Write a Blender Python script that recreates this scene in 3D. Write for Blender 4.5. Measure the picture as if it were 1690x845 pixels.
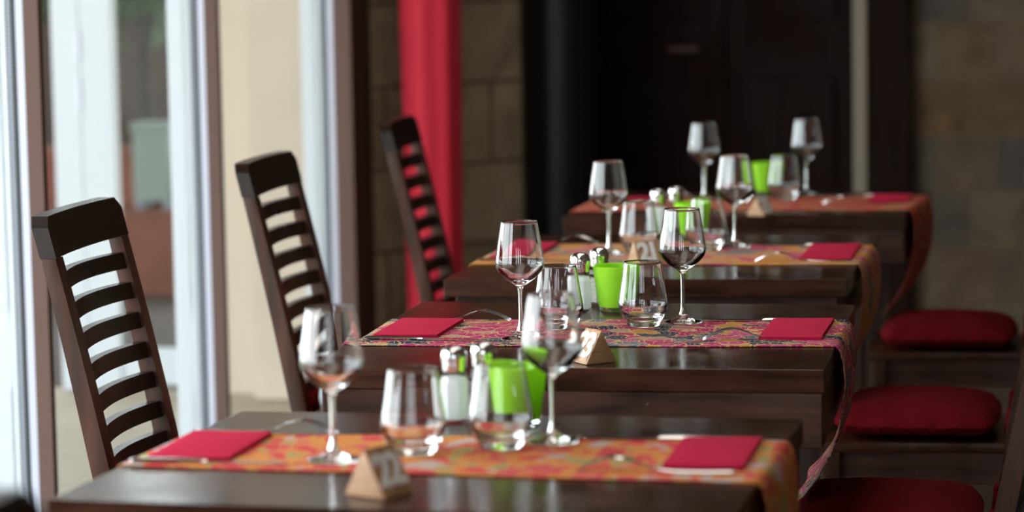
import bpy, bmesh, math, random
from mathutils import Vector, Matrix

random.seed(7)
for o in list(bpy.data.objects):
    bpy.data.objects.remove(o, do_unlink=True)
scene = bpy.context.scene
COL = scene.collection

# ------------------------------------------------------------------ camera
cam_d = bpy.data.cameras.new('camera')
cam = bpy.data.objects.new('camera', cam_d)
COL.objects.link(cam)
R_ = Vector((0.98029170, 0.19677650, -0.01752691))
U_ = Vector((-0.00412782, 0.10910147, 0.99402205))
F_ = Vector((-0.19751239, 0.97435921, -0.10776352))
m = Matrix(((R_.x, U_.x, -F_.x, 0.0), (R_.y, U_.y, -F_.y, 0.0), (R_.z, U_.z, -F_.z, 1.42196), (0, 0, 0, 1)))
cam.matrix_world = m
cam_d.sensor_width = 36.0
cam_d.lens = 36.0 * 4700.0 / 1690.0
cam_d.clip_start = 0.05
cam_d.clip_end = 200
cam_d.dof.use_dof = True
cam_d.dof.focus_distance = 4.86
cam_d.dof.aperture_fstop = 3.0
cam_d.dof.aperture_blades = 0
scene.camera = cam

# ------------------------------------------------------------------ world, exposure
world = bpy.data.worlds.new('overcast_sky')
scene.world = world
world.use_nodes = True
wn = world.node_tree
for n in list(wn.nodes):
    wn.nodes.remove(n)
wout = wn.nodes.new('ShaderNodeOutputWorld')
wbg = wn.nodes.new('ShaderNodeBackground')
wtc = wn.nodes.new('ShaderNodeTexCoord')
wsep = wn.nodes.new('ShaderNodeSeparateXYZ')
wramp = wn.nodes.new('ShaderNodeValToRGB')
wramp.color_ramp.elements[0].position = 0.0
wramp.color_ramp.elements[0].color = (0.86, 0.90, 0.93, 1)
wramp.color_ramp.elements[1].position = 0.8
wramp.color_ramp.elements[1].color = (0.78, 0.88, 1.0, 1)
wn.links.new(wtc.outputs['Generated'], wsep.inputs[0])
wn.links.new(wsep.outputs['Z'], wramp.inputs[0])
wn.links.new(wramp.outputs[0], wbg.inputs[0])
wbg.inputs[1].default_value = 9.0
wn.links.new(wbg.outputs[0], wout.inputs[0])

# fill light added under the ceiling to brighten the row of tables
ld = bpy.data.lights.new('added_fill_light', 'AREA')
ld.shape = 'RECTANGLE'; ld.size = 0.9; ld.size_y = 6.0
ld.energy = 28.0
ld.color = (1.0, 0.93, 0.84)
lo_ = bpy.data.objects.new('added_fill_light', ld)
COL.objects.link(lo_)
lo_.location = (-1.0, 4.6, 2.72)

vs = scene.view_settings
vs.view_transform = 'Standard'
vs.look = 'None'
vs.gamma = 1.0
vs.use_curve_mapping = False
vs.exposure = 0.0
scene.cycles.use_denoising = True
scene.cycles.max_bounces = 14
scene.cycles.diffuse_bounces = 5
scene.cycles.glossy_bounces = 6
scene.cycles.transmission_bounces = 14
scene.cycles.transparent_max_bounces = 24
scene.cycles.sample_clamp_indirect = 12.0
scene.cycles.blur_glossy = 0.5

# ------------------------------------------------------------------ material helpers
def new_mat(name):
    mt = bpy.data.materials.new(name)
    mt.use_nodes = True
    nt = mt.node_tree
    for n in list(nt.nodes):
        nt.nodes.remove(n)
    out = nt.nodes.new('ShaderNodeOutputMaterial')
    return mt, nt, out

def principled(nt, **kw):
    b = nt.nodes.new('ShaderNodeBsdfPrincipled')
    for k, v in kw.items():
        b.inputs[k.replace('_', ' ')].default_value = v
    return b

def c4(c):
    return (c[0], c[1], c[2], 1.0)

def plain(name, col, rough=0.5, metal=0.0, spec=0.5, noise=0.0, nscale=20.0, bump=0.0):
    mt, nt, out = new_mat(name)
    b = principled(nt, Base_Color=c4(col), Roughness=rough, Metallic=metal, Specular_IOR_Level=spec)
    nt.links.new(b.outputs[0], out.inputs[0])
    if noise > 0 or bump > 0:
        tc = nt.nodes.new('ShaderNodeTexCoord')
        nz = nt.nodes.new('ShaderNodeTexNoise')
        nz.inputs['Scale'].default_value = nscale
        nz.inputs['Detail'].default_value = 4
        nt.links.new(tc.outputs['Object'], nz.inputs['Vector'])
        if noise > 0:
            r = nt.nodes.new('ShaderNodeValToRGB')
            r.color_ramp.elements[0].position = 0.3
            r.color_ramp.elements[1].position = 0.7
            r.color_ramp.elements[0].color = c4([x * (1 - noise) for x in col])
            r.color_ramp.elements[1].color = c4([min(1, x * (1 + noise)) for x in col])
            nt.links.new(nz.outputs['Fac'], r.inputs[0])
            nt.links.new(r.outputs[0], b.inputs['Base Color'])
        if bump > 0:
            bp = nt.nodes.new('ShaderNodeBump')
            bp.inputs['Strength'].default_value = bump
            bp.inputs['Distance'].default_value = 0.002
            nt.links.new(nz.outputs['Fac'], bp.inputs['Height'])
            nt.links.new(bp.outputs[0], b.inputs['Normal'])
    return mt

def wood(name, dark, light, axis='x', rough=0.25, scale=1.0, planks=0.0, spec=0.5, scratch=0.0):
    """streaky stained timber, grain along one object axis"""
    mt, nt, out = new_mat(name)
    b = principled(nt, Roughness=rough, Specular_IOR_Level=spec)
    tc = nt.nodes.new('ShaderNodeTexCoord')
    mp = nt.nodes.new('ShaderNodeMapping')
    s = {'x': (3, 40, 40), 'y': (40, 3, 40), 'z': (40, 40, 3)}[axis]
    mp.inputs['Scale'].default_value = [v * scale for v in s]
    nt.links.new(tc.outputs['Object'], mp.inputs[0])
    n1 = nt.nodes.new('ShaderNodeTexNoise')
    n1.inputs['Scale'].default_value = 1.0
    n1.inputs['Detail'].default_value = 6
    n1.inputs['Roughness'].default_value = 0.62
    n1.inputs['Distortion'].default_value = 0.6
    nt.links.new(mp.outputs[0], n1.inputs['Vector'])
    n2 = nt.nodes.new('ShaderNodeTexNoise')
    n2.inputs['Scale'].default_value = 5.0 * scale
    n2.inputs['Detail'].default_value = 3
    nt.links.new(tc.outputs['Object'], n2.inputs['Vector'])
    add = nt.nodes.new('ShaderNodeMath'); add.operation = 'ADD'
    mul = nt.nodes.new('ShaderNodeMath'); mul.operation = 'MULTIPLY'; mul.inputs[1].default_value = 0.5
    nt.links.new(n2.outputs['Fac'], mul.inputs[0])
    nt.links.new(n1.outputs['Fac'], add.inputs[0])
    nt.links.new(mul.outputs[0], add.inputs[1])
    r = nt.nodes.new('ShaderNodeValToRGB')
    r.color_ramp.elements[0].position = 0.56
    r.color_ramp.elements[1].position = 0.98
    r.color_ramp.elements[0].color = c4(dark)
    r.color_ramp.elements[1].color = c4(light)
    nt.links.new(add.outputs[0], r.inputs[0])
    col = r.outputs[0]
    if scratch > 0:
        n3 = nt.nodes.new('ShaderNodeTexNoise')
        n3.inputs['Scale'].default_value = 55.0
        n3.inputs['Detail'].default_value = 2
        nt.links.new(tc.outputs['Object'], n3.inputs['Vector'])
        r3 = nt.nodes.new('ShaderNodeValToRGB')
        r3.color_ramp.elements[0].position = 0.72
        r3.color_ramp.elements[1].position = 0.76
        nt.links.new(n3.outputs['Fac'], r3.inputs[0])
        mx = nt.nodes.new('ShaderNodeMix'); mx.data_type = 'RGBA'
        mfac = nt.nodes.new('ShaderNodeMath'); mfac.operation = 'MULTIPLY'; mfac.inputs[1].default_value = scratch
        nt.links.new(r3.outputs[0], mfac.inputs[0])
        nt.links.new(mfac.outputs[0], mx.inputs[0])
        nt.links.new(col, mx.inputs[6])
        mx.inputs[7].default_value = (0.25, 0.15, 0.09, 1)
        col = mx.outputs[2]
    nt.links.new(col, b.inputs['Base Color'])
    rr = nt.nodes.new('ShaderNodeMapRange')
    rr.inputs['From Min'].default_value = 0.3
    rr.inputs['From Max'].default_value = 0.7
    rr.inputs['To Min'].default_value = rough * 0.8
    rr.inputs['To Max'].default_value = rough * 1.35
    nt.links.new(n2.outputs['Fac'], rr.inputs[0])
    nt.links.new(rr.outputs[0], b.inputs['Roughness'])
    bp = nt.nodes.new('ShaderNodeBump')
    bp.inputs['Strength'].default_value = 0.22
    bp.inputs['Distance'].default_value = 0.0012
    nt.links.new(n1.outputs['Fac'], bp.inputs['Height'])
    nt.links.new(bp.outputs[0], b.inputs['Normal'])
    nt.links.new(b.outputs[0], out.inputs[0])
    return mt

def glass(name, col=(1, 1, 1), rough=0.0, ior=1.5):
    mt, nt, out = new_mat(name)
    g = nt.nodes.new('ShaderNodeBsdfGlass')
    g.inputs['Color'].default_value = c4(col)
    g.inputs['Roughness'].default_value = rough
    g.inputs['IOR'].default_value = ior
    nt.links.new(g.outputs[0], out.inputs[0])
    return mt

def pane_glass(name):
    mt, nt, out = new_mat(name)
    t = nt.nodes.new('ShaderNodeBsdfTransparent')
    t.inputs['Color'].default_value = (0.95, 0.97, 0.96, 1)
    g = nt.nodes.new('ShaderNodeBsdfGlossy')
    g.inputs['Roughness'].default_value = 0.02
    mx = nt.nodes.new('ShaderNodeMixShader')
    mx.inputs[0].default_value = 0.004
    nt.links.new(t.outputs[0], mx.inputs[1])
    nt.links.new(g.outputs[0], mx.inputs[2])
    nt.links.new(mx.outputs[0], out.inputs[0])
    return mt

def batik(name, palette, line, scale=(11, 16), edge=0.07, seed=0.0, line2=(0.5, 0.25, 0.03), speck=None):
    """printed cotton: warped cells in flat colours, each outlined, with fine striping"""
    mt, nt, out = new_mat(name)
    b = principled(nt, Roughness=0.85, Specular_IOR_Level=0.15)
    uv = nt.nodes.new('ShaderNodeUVMap')
    mp = nt.nodes.new('ShaderNodeMapping')
    mp.inputs['Scale'].default_value = (scale[0], scale[1], 1)
    mp.inputs['Location'].default_value = (seed, seed * 1.7, 0)
    nt.links.new(uv.outputs[0], mp.inputs[0])
    nz = nt.nodes.new('ShaderNodeTexNoise')
    nz.inputs['Scale'].default_value = 0.55
    nz.inputs['Detail'].default_value = 1.0
    nt.links.new(mp.outputs[0], nz.inputs['Vector'])
    sub = nt.nodes.new('ShaderNodeVectorMath'); sub.operation = 'SUBTRACT'
    sub.inputs[1].default_value = (0.5, 0.5, 0.5)
    nt.links.new(nz.outputs['Color'], sub.inputs[0])
    sc = nt.nodes.new('ShaderNodeVectorMath'); sc.operation = 'SCALE'
    sc.inputs['Scale'].default_value = 2.2
    nt.links.new(sub.outputs[0], sc.inputs[0])
    ad = nt.nodes.new('ShaderNodeVectorMath'); ad.operation = 'ADD'
    nt.links.new(mp.outputs[0], ad.inputs[0])
    nt.links.new(sc.outputs[0], ad.inputs[1])
    v1 = nt.nodes.new('ShaderNodeTexVoronoi')
    v1.inputs['Scale'].default_value = 1.0
    nt.links.new(ad.outputs[0], v1.inputs['Vector'])
    v2 = nt.nodes.new('ShaderNodeTexVoronoi')
    v2.feature = 'DISTANCE_TO_EDGE'
    v2.inputs['Scale'].default_value = 1.0
    nt.links.new(ad.outputs[0], v2.inputs['Vector'])
    sp = nt.nodes.new('ShaderNodeSeparateColor')
    nt.links.new(v1.outputs['Color'], sp.inputs[0])
    rp = nt.nodes.new('ShaderNodeValToRGB')
    rp.color_ramp.interpolation = 'CONSTANT'
    els = rp.color_ramp.elements
    els[0].position = 0.0
    els[0].color = c4(palette[0][1])
    els.remove(els[1])
    for pos, col in palette[1:]:
        e = els.new(pos)
        e.color = c4(col)
    nt.links.new(sp.outputs[0], rp.inputs[0])
    # fine ripples inside the cells
    wv = nt.nodes.new('ShaderNodeTexWave')
    wv.inputs['Scale'].default_value = 1.3
    wv.inputs['Distortion'].default_value = 6.0
    wv.inputs['Detail'].default_value = 2.0
    wv.inputs['Detail Scale'].default_value = 1.4
    nt.links.new(ad.outputs[0], wv.inputs['Vector'])
    wr = nt.nodes.new('ShaderNodeValToRGB')
    wr.color_ramp.elements[0].position = 0.93
    wr.color_ramp.elements[1].position = 0.98
    nt.links.new(wv.outputs['Fac'], wr.inputs[0])
    m1 = nt.nodes.new('ShaderNodeMix'); m1.data_type = 'RGBA'
    nt.links.new(wr.outputs[0], m1.inputs[0])
    nt.links.new(rp.outputs[0], m1.inputs[6])
    m1.inputs[7].default_value = c4(line2)
    er = nt.nodes.new('ShaderNodeValToRGB')
    er.color_ramp.elements[0].position = edge * 0.7
    er.color_ramp.elements[0].color = (1, 1, 1, 1)
    er.color_ramp.elements[1].position = edge
    er.color_ramp.elements[1].color = (0, 0, 0, 1)
    nt.links.new(v2.outputs['Distance'], er.inputs[0])
    m2 = nt.nodes.new('ShaderNodeMix'); m2.data_type = 'RGBA'
    nt.links.new(er.outputs[0], m2.inputs[0])
    nt.links.new(m1.outputs[2], m2.inputs[6])
    m2.inputs[7].default_value = c4(line)
    nt.links.new(m2.outputs[2], b.inputs['Base Color'])
    nt.links.new(b.outputs[0], out.inputs[0])
    return mt

def stone(name, axes, blocks, seed=0.0, cols=None):
    """sandstone blocks of uneven tone; axes = which object coords run along the wall and up"""
    mt, nt, out = new_mat(name)
    b = principled(nt, Roughness=0.9, Specular_IOR_Level=0.2)
    tc = nt.nodes.new('ShaderNodeTexCoord')
    sp = nt.nodes.new('ShaderNodeSeparateXYZ')
    cb = nt.nodes.new('ShaderNodeCombineXYZ')
    nt.links.new(tc.outputs['Object'], sp.inputs[0])
    nt.links.new(sp.outputs[axes[0]], cb.inputs[0])
    nt.links.new(sp.outputs[axes[1]], cb.inputs[1])
    br = nt.nodes.new('ShaderNodeTexBrick')
    br.offset = 0.43
    br.squash = 1.0
    br.inputs['Scale'].default_value = 1.0
    br.inputs['Brick Width'].default_value = blocks[0]
    br.inputs['Row Height'].default_value = blocks[1]
    br.inputs['Mortar Size'].default_value = 0.006
    br.inputs['Mortar Smooth'].default_value = 0.4
    br.inputs['Color1'].default_value = (0, 0, 0, 1)
    br.inputs['Color2'].default_value = (1, 1, 1, 1)
    br.inputs['Mortar'].default_value = (0.5, 0.5, 0.5, 1)
    ad0 = nt.nodes.new('ShaderNodeVectorMath'); ad0.operation = 'ADD'
    ad0.inputs[1].default_value = (seed, seed * 0.3, 0)
    nt.links.new(cb.outputs[0], ad0.inputs[0])
    nt.links.new(ad0.outputs[0], br.inputs['Vector'])
    rp = nt.nodes.new('ShaderNodeValToRGB')
    cols = cols or [(0.36, 0.26, 0.15), (0.27, 0.20, 0.15), (0.38, 0.30, 0.20), (0.30, 0.17, 0.08), (0.40, 0.32, 0.22)]
    rp.color_ramp.elements[0].color = c4(cols[0])
    rp.color_ramp.elements[1].color = c4(cols[-1])
    for i, c in enumerate(cols[1:-1]):
        e = rp.color_ramp.elements.new((i + 1) / (len(cols) - 1))
        e.color = c4(c)
    nt.links.new(br.outputs['Color'], rp.inputs[0])
    nz = nt.nodes.new('ShaderNodeTexNoise')
    nz.inputs['Scale'].default_value = 6.0
    nz.inputs['Detail'].default_value = 5
    nz.inputs['Distortion'].default_value = 1.2
    nt.links.new(tc.outputs['Object'], nz.inputs['Vector'])
    mr = nt.nodes.new('ShaderNodeMapRange')
    mr.inputs['From Min'].default_value = 0.3
    mr.inputs['From Max'].default_value = 0.7
    mr.inputs['To Min'].default_value = 0.72
    mr.inputs['To Max'].default_value = 1.2
    nt.links.new(nz.outputs['Fac'], mr.inputs[0])
    mm = nt.nodes.new('ShaderNodeVectorMath'); mm.operation = 'SCALE'
    nt.links.new(rp.outputs[0], mm.inputs[0])
    nt.links.new(mr.outputs[0], mm.inputs['Scale'])
    mx = nt.nodes.new('ShaderNodeMix'); mx.data_type = 'RGBA'
    nt.links.new(br.outputs['Fac'], mx.inputs[0])
    nt.links.new(mm.outputs[0], mx.inputs[6])
    mx.inputs[7].default_value = (0.12, 0.085, 0.05, 1)
    nt.links.new(mx.outputs[2], b.inputs['Base Color'])
    bp = nt.nodes.new('ShaderNodeBump')
    bp.inputs['Strength'].default_value = 0.5
    bp.inputs['Distance'].default_value = 0.01
    inv = nt.nodes.new('ShaderNodeMath'); inv.operation = 'SUBTRACT'; inv.inputs[0].default_value = 1.0
    nt.links.new(br.outputs['Fac'], inv.inputs[1])
    nt.links.new(inv.outputs[0], bp.inputs['Height'])
    nt.links.new(bp.outputs[0], b.inputs['Normal'])
    nt.links.new(b.outputs[0], out.inputs[0])
    return mt

def tiles(name, c1, c2, mortar, w, h, rough=0.4):
    mt, nt, out = new_mat(name)
    b = principled(nt, Roughness=rough)
    tc = nt.nodes.new('ShaderNodeTexCoord')
    br = nt.nodes.new('ShaderNodeTexBrick')
    br.offset = 0.0
    br.inputs['Scale'].default_value = 1.0
    br.inputs['Brick Width'].default_value = w
    br.inputs['Row Height'].default_value = h
    br.inputs['Mortar Size'].default_value = 0.004
    br.inputs['Color1'].default_value = c4(c1)
    br.inputs['Color2'].default_value = c4(c2)
    br.inputs['Mortar'].default_value = c4(mortar)
    nt.links.new(tc.outputs['Object'], br.inputs['Vector'])
    nt.links.new(br.outputs['Color'], b.inputs['Base Color'])
    nt.links.new(b.outputs[0], out.inputs[0])
    return mt

def cloth_mat(name, col, rough=0.8, weave=900.0, sheen=0.3):
    mt, nt, out = new_mat(name)
    b = principled(nt, Base_Color=c4(col), Roughness=rough, Specular_IOR_Level=0.08)
    b.inputs['Sheen Weight'].default_value = sheen
    b.inputs['Sheen Tint'].default_value = c4([min(1, x * 2 + 0.1) for x in col])
    tc = nt.nodes.new('ShaderNodeTexCoord')
    nz = nt.nodes.new('ShaderNodeTexNoise')
    nz.inputs['Scale'].default_value = weave
    nt.links.new(tc.outputs['Object'], nz.inputs['Vector'])
    bp = nt.nodes.new('ShaderNodeBump')
    bp.inputs['Strength'].default_value = 0.15
    bp.inputs['Distance'].default_value = 0.0005
    nt.links.new(nz.outputs['Fac'], bp.inputs['Height'])
    nt.links.new(bp.outputs[0], b.inputs['Normal'])
    nt.links.new(b.outputs[0], out.inputs[0])
    return mt

M = {}
M['top'] = wood('dark_table_top', (0.018, 0.007, 0.004), (0.075, 0.028, 0.015), 'x', 0.20, 1.0, scratch=0.25, spec=0.24)
M['edge'] = wood('table_rail_wood', (0.020, 0.009, 0.006), (0.080, 0.033, 0.021), 'x', 0.36, 1.2, scratch=0.5, spec=0.28)
M['leg'] = wood('table_leg_wood', (0.022, 0.011, 0.008), (0.085, 0.042, 0.026), 'z', 0.35)
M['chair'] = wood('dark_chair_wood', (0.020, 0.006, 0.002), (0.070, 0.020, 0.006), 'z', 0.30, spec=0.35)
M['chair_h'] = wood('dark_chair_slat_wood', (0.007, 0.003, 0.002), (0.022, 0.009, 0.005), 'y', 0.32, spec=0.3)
M['glass'] = glass('clear_glass', (0.985, 0.99, 0.99))
mt, nt, out = new_mat('shaker_glass')
t = nt.nodes.new('ShaderNodeBsdfTransparent')
t.inputs['Color'].default_value = (0.95, 0.97, 0.96, 1)
g = nt.nodes.new('ShaderNodeBsdfGlossy')
g.inputs['Roughness'].default_value = 0.01
lw = nt.nodes.new('ShaderNodeLayerWeight')
lw.inputs['Blend'].default_value = 0.5
fr = nt.nodes.new('ShaderNodeMath'); fr.operation = 'POWER'; fr.inputs[1].default_value = 3.0
nt.links.new(lw.outputs['Facing'], fr.inputs[0])
fa = nt.nodes.new('ShaderNodeMath'); fa.operation = 'MULTIPLY_ADD'; fa.inputs[1].default_value = 0.6; fa.inputs[2].default_value = 0.04
nt.links.new(fr.outputs[0], fa.inputs[0])
mx = nt.nodes.new('ShaderNodeMixShader')
nt.links.new(fa.outputs[0], mx.inputs[0])
nt.links.new(t.outputs[0], mx.inputs[1])
nt.links.new(g.outputs[0], mx.inputs[2])
nt.links.new(mx.outputs[0], out.inputs[0])
M['shaker'] = mt
M['chrome'] = plain('polished_steel', (0.82, 0.82, 0.84), 0.10, 1.0)
M['steel'] = plain('cutlery_steel', (0.86, 0.85, 0.86), 0.14, 1.0)
mt, nt, out = new_mat('white_salt')
d_ = nt.nodes.new('ShaderNodeBsdfDiffuse'); d_.inputs['Color'].default_value = (0.94, 0.94, 0.95, 1)
t = nt.nodes.new('ShaderNodeBsdfTranslucent'); t.inputs['Color'].default_value = (0.95, 0.95, 0.96, 1)
mx = nt.nodes.new('ShaderNodeMixShader'); mx.inputs[0].default_value = 0.5
nt.links.new(d_.outputs[0], mx.inputs[1]); nt.links.new(t.outputs[0], mx.inputs[2])
nt.links.new(mx.outputs[0], out.inputs[0])
M['salt'] = mt
M['pepper'] = plain('ground_pepper', (0.40, 0.37, 0.33), 0.9, noise=0.6, nscale=500)
M['napkin'] = cloth_mat('crimson_napkin', (0.49, 0.012, 0.052), 0.85, sheen=0.08)
M['cushion'] = cloth_mat('dark_red_cushion', (0.12, 0.0025, 0.006), 0.9, 500, 0.0)
M['drape'] = cloth_mat('red_curtain', (0.62, 0.03, 0.055), 0.5, 300, 0.3)
M['block'] = wood('pale_carved_wood', (0.30, 0.15, 0.07), (0.62, 0.38, 0.20), 'x', 0.5, 2.0)
M['numeral'] = plain('white_painted_numeral', (0.88, 0.86, 0.82), 0.5)
M['white'] = plain('white_window_frame', (0.43, 0.455, 0.475), 0.4)
M['lilac'] = plain('pale_aluminium_strip', (0.42, 0.42, 0.50), 0.4)
M['greyf'] = plain('grey_frame_groove', (0.16, 0.19, 0.21), 0.6)
M['gasket'] = plain('black_rubber_gasket', (0.012, 0.012, 0.013), 0.6)
M['brownf'] = plain('brown_frame_trim', (0.105, 0.062, 0.048), 0.7, spec=0.2)
M['pane'] = pane_glass('window_pane_glass')
M['cream'] = plain('cream_render', (0.44, 0.365, 0.285), 0.9, noise=0.05, nscale=2.0)
M['ceiling'] = plain('ceiling_paint', (0.30, 0.26, 0.21), 0.9)
M['plaster'] = plain('dark_plaster', (0.16, 0.12, 0.09), 0.9)
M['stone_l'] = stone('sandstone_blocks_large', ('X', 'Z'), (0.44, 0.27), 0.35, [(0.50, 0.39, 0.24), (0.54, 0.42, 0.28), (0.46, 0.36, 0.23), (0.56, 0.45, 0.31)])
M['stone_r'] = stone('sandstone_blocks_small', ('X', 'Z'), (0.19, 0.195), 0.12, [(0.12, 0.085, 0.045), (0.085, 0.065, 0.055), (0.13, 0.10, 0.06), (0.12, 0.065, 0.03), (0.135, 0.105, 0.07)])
M['door'] = wood('dark_door_wood', (0.006, 0.002, 0.0015), (0.018, 0.007, 0.005), 'z', 0.6, spec=0.08)
M['column'] = plain('black_lacquer', (0.006, 0.006, 0.006), 0.4, spec=0.25)
M['trim'] = plain('beige_door_trim', (0.27, 0.22, 0.155), 0.6)
M['floor'] = tiles('brown_floor_tiles', (0.10, 0.070, 0.050), (0.13, 0.09, 0.065), (0.04, 0.03, 0.025), 0.4, 0.4, 0.45)
M['terrace'] = tiles('beige_terrace_tiles', (0.33, 0.28, 0.20), (0.36, 0.30, 0.22), (0.24, 0.20, 0.15), 0.45, 0.45, 0.6)
M['leaf'] = plain('green_leaves', (0.035, 0.055, 0.012), 0.6, noise=0.5, nscale=8)
M['bark'] = plain('dark_bark', (0.025, 0.015, 0.009), 0.9, noise=0.4, nscale=14)
M['terra'] = plain('terracotta', (0.13, 0.038, 0.018), 0.8, noise=0.2, nscale=5)
M['pale'] = plain('pale_green_metal', (0.15, 0.18, 0.155), 0.6)
M['redwall'] = plain('reddish_brown_wall', (0.040, 0.022, 0.015), 0.9, noise=0.3, nscale=2)

# green translucent cup glass
mt, nt, out = new_mat('bright_green_glass')
b = principled(nt, Base_Color=(0.46, 0.86, 0.05, 1), Roughness=0.12)
t = nt.nodes.new('ShaderNodeBsdfTranslucent')
t.inputs['Color'].default_value = (0.60, 0.97, 0.10, 1)
mx = nt.nodes.new('ShaderNodeMixShader')
mx.inputs[0].default_value = 0.45
nt.links.new(b.outputs[0], mx.inputs[1])
nt.links.new(t.outputs[0], mx.inputs[2])
nt.links.new(mx.outputs[0], out.inputs[0])
M['green'] = mt

MAG, NAVY, TAN, OCH, PINK, RED = (0.42, 0.02, 0.13), (0.018, 0.040, 0.09), (0.52, 0.36, 0.20), (0.50, 0.24, 0.05), (0.50, 0.07, 0.22), (0.60, 0.05, 0.06)
M['batik1'] = batik('orange_batik_cloth', [(0, (0.62, 0.06, 0.07)), (0.30, (0.66, 0.25, 0.06)), (0.58, (0.34, 0.33, 0.13)), (0.74, (0.62, 0.09, 0.10)), (0.88, (0.50, 0.42, 0.40))], (0.62, 0.28, 0.08), (36, 30), 0.05, 3.1, (0.55, 0.10, 0.06))
M['batik2'] = batik('magenta_batik_cloth', [(0, MAG), (0.30, NAVY), (0.50, (0.12, 0.16, 0.20)), (0.60, PINK), (0.72, (0.40, 0.28, 0.20)), (0.80, MAG), (0.94, OCH)], (0.70, 0.46, 0.17), (23, 29), 0.03, 9.3, (0.60, 0.34, 0.13))
M['batik3'] = batik('pink_orange_batik_cloth', [(0, (0.58, 0.07, 0.20)), (0.30, (0.62, 0.27, 0.08)), (0.62, (0.18, 0.22, 0.24)), (0.75, (0.55, 0.30, 0.20))], (0.60, 0.32, 0.14), (16, 18), 0.04, 5.7)
M['batik4'] = batik('red_batik_cloth', [(0, (0.55, 0.04, 0.05)), (0.55, (0.45, 0.20, 0.10)), (0.75, (0.5, 0.05, 0.07))], (0.5, 0.25, 0.15), (24, 24), 0.06, 1.7)

# ------------------------------------------------------------------ object helpers
def tag(o, label=None, cat=None, group=None, kind=None):
    if label: o['label'] = label
    if cat: o['category'] = cat
    if group: o['group'] = group
    if kind: o['kind'] = kind
    return o

def obj(name, bm, mat, parent=None, smooth=False, angle=None, loc=None, rot=None):
    me = bpy.data.meshes.new(name)
    bmesh.ops.recalc_face_normals(bm, faces=bm.faces)
    bm.to_mesh(me)
    bm.free()
    for mm_ in (mat if isinstance(mat, (list, tuple)) else [mat]):
        me.materials.append(mm_)
    if smooth or angle is not None:
        for p in me.polygons:
            p.use_smooth = True
        if angle is not None:
            me.set_sharp_from_angle(angle=math.radians(angle))
    o = bpy.data.objects.new(name, me)
    COL.objects.link(o)
    if parent: o.parent = parent
    if loc: o.location = loc
    if rot: o.rotation_euler = rot
    return o

def thing(name, label, cat, loc=(0, 0, 0), rz=0.0, group=None, kind=None):
    o = bpy.data.objects.new(name, None)
    o.empty_display_size = 0.05
    COL.objects.link(o)
    o.location = loc
    o.rotation_euler = (0, 0, rz)
    return tag(o, label, cat, group, kind)

def dup(root, loc, rz, label=None, group=None, swap=None):
    r = root.copy()
    COL.objects.link(r)
    r.location = loc
    r.rotation_euler = (0, 0, rz)
    if label: r['label'] = label
    if group: r['group'] = group
    for ch in list(root.children):
        c = ch.copy()
        COL.objects.link(c)
        c.parent = r
        for g in list(ch.children):
            d = g.copy()
            COL.objects.link(d)
            d.parent = c
    return r

def add_box(bm, lo, hi, bev=0.0, seg=2):
    vs_ = [bm.verts.new((x, y, z)) for x in (lo[0], hi[0]) for y in (lo[1], hi[1]) for z in (lo[2], hi[2])]
    fs = []
    for idx in ((0, 1, 3, 2), (4, 6, 7, 5), (0, 4, 5, 1), (2, 3, 7, 6), (0, 2, 6, 4), (1, 5, 7, 3)):
        fs.append(bm.faces.new([vs_[i] for i in idx]))
    if bev > 0:
        es = {e for f in fs for e in f.edges}
        bmesh.ops.bevel(bm, geom=list(es), offset=bev, segments=seg, profile=0.6, affect='EDGES')
    return bm

def box(lo, hi, bev=0.0, seg=2):
    return add_box(bmesh.new(), lo, hi, bev, seg)

def add_prism(bm, pts, z0, z1, bev=0.0, seg=2):
    lo = [bm.verts.new((p[0], p[1], z0)) for p in pts]
    hi = [bm.verts.new((p[0], p[1], z1)) for p in pts]
    fs = [bm.faces.new(lo[::-1]), bm.faces.new(hi)]
    n = len(pts)
    for i in range(n):
        fs.append(bm.faces.new((lo[i], lo[(i + 1) % n], hi[(i + 1) % n], hi[i])))
    if bev > 0:
        es = {e for f in fs for e in f.edges}
        bmesh.ops.bevel(bm, geom=list(es), offset=bev, segments=seg, profile=0.6, affect='EDGES')
    return bm

def lathe(prof, n=64, close=False):
    """revolve (r, z) points; r == 0 becomes a pole"""
    bm = bmesh.new()
    rings = []
    for r, z in prof:
        if r < 1e-6:
            rings.append([bm.verts.new((0, 0, z))])
        else:
            rings.append([bm.verts.new((r * math.cos(2 * math.pi * i / n), r * math.sin(2 * math.pi * i / n), z)) for i in range(n)])
    seq = list(zip(rings[:-1], rings[1:]))
    if close: seq.append((rings[-1], rings[0]))
    for a, b_ in seq:
        for i in range(n):
            j = (i + 1) % n
            if len(a) == 1 and len(b_) == 1: continue
            if len(a) == 1: bm.faces.new((a[0], b_[i], b_[j]))
            elif len(b_) == 1: bm.faces.new((a[i], a[j], b_[0]))
            else: bm.faces.new((a[i], a[j], b_[j], b_[i]))
    return bm

def spline(pts, sub=5):
    """Catmull-Rom through points"""
    out_ = []
    n = len(pts)
    for i in range(n - 1):
        p0 = pts[max(i - 1, 0)]; p1 = pts[i]; p2 = pts[i + 1]; p3 = pts[min(i + 2, n - 1)]
        for k in range(sub):
            t_ = k / sub
            out_.append(tuple(0.5 * ((2 * p1[d]) + (-p0[d] + p2[d]) * t_ + (2 * p0[d] - 5 * p1[d] + 4 * p2[d] - p3[d]) * t_ * t_ + (-p0[d] + 3 * p1[d] - 3 * p2[d] + p3[d]) * t_ ** 3) for d in range(len(p1))))
    out_.append(tuple(pts[-1]))
    return out_

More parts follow.
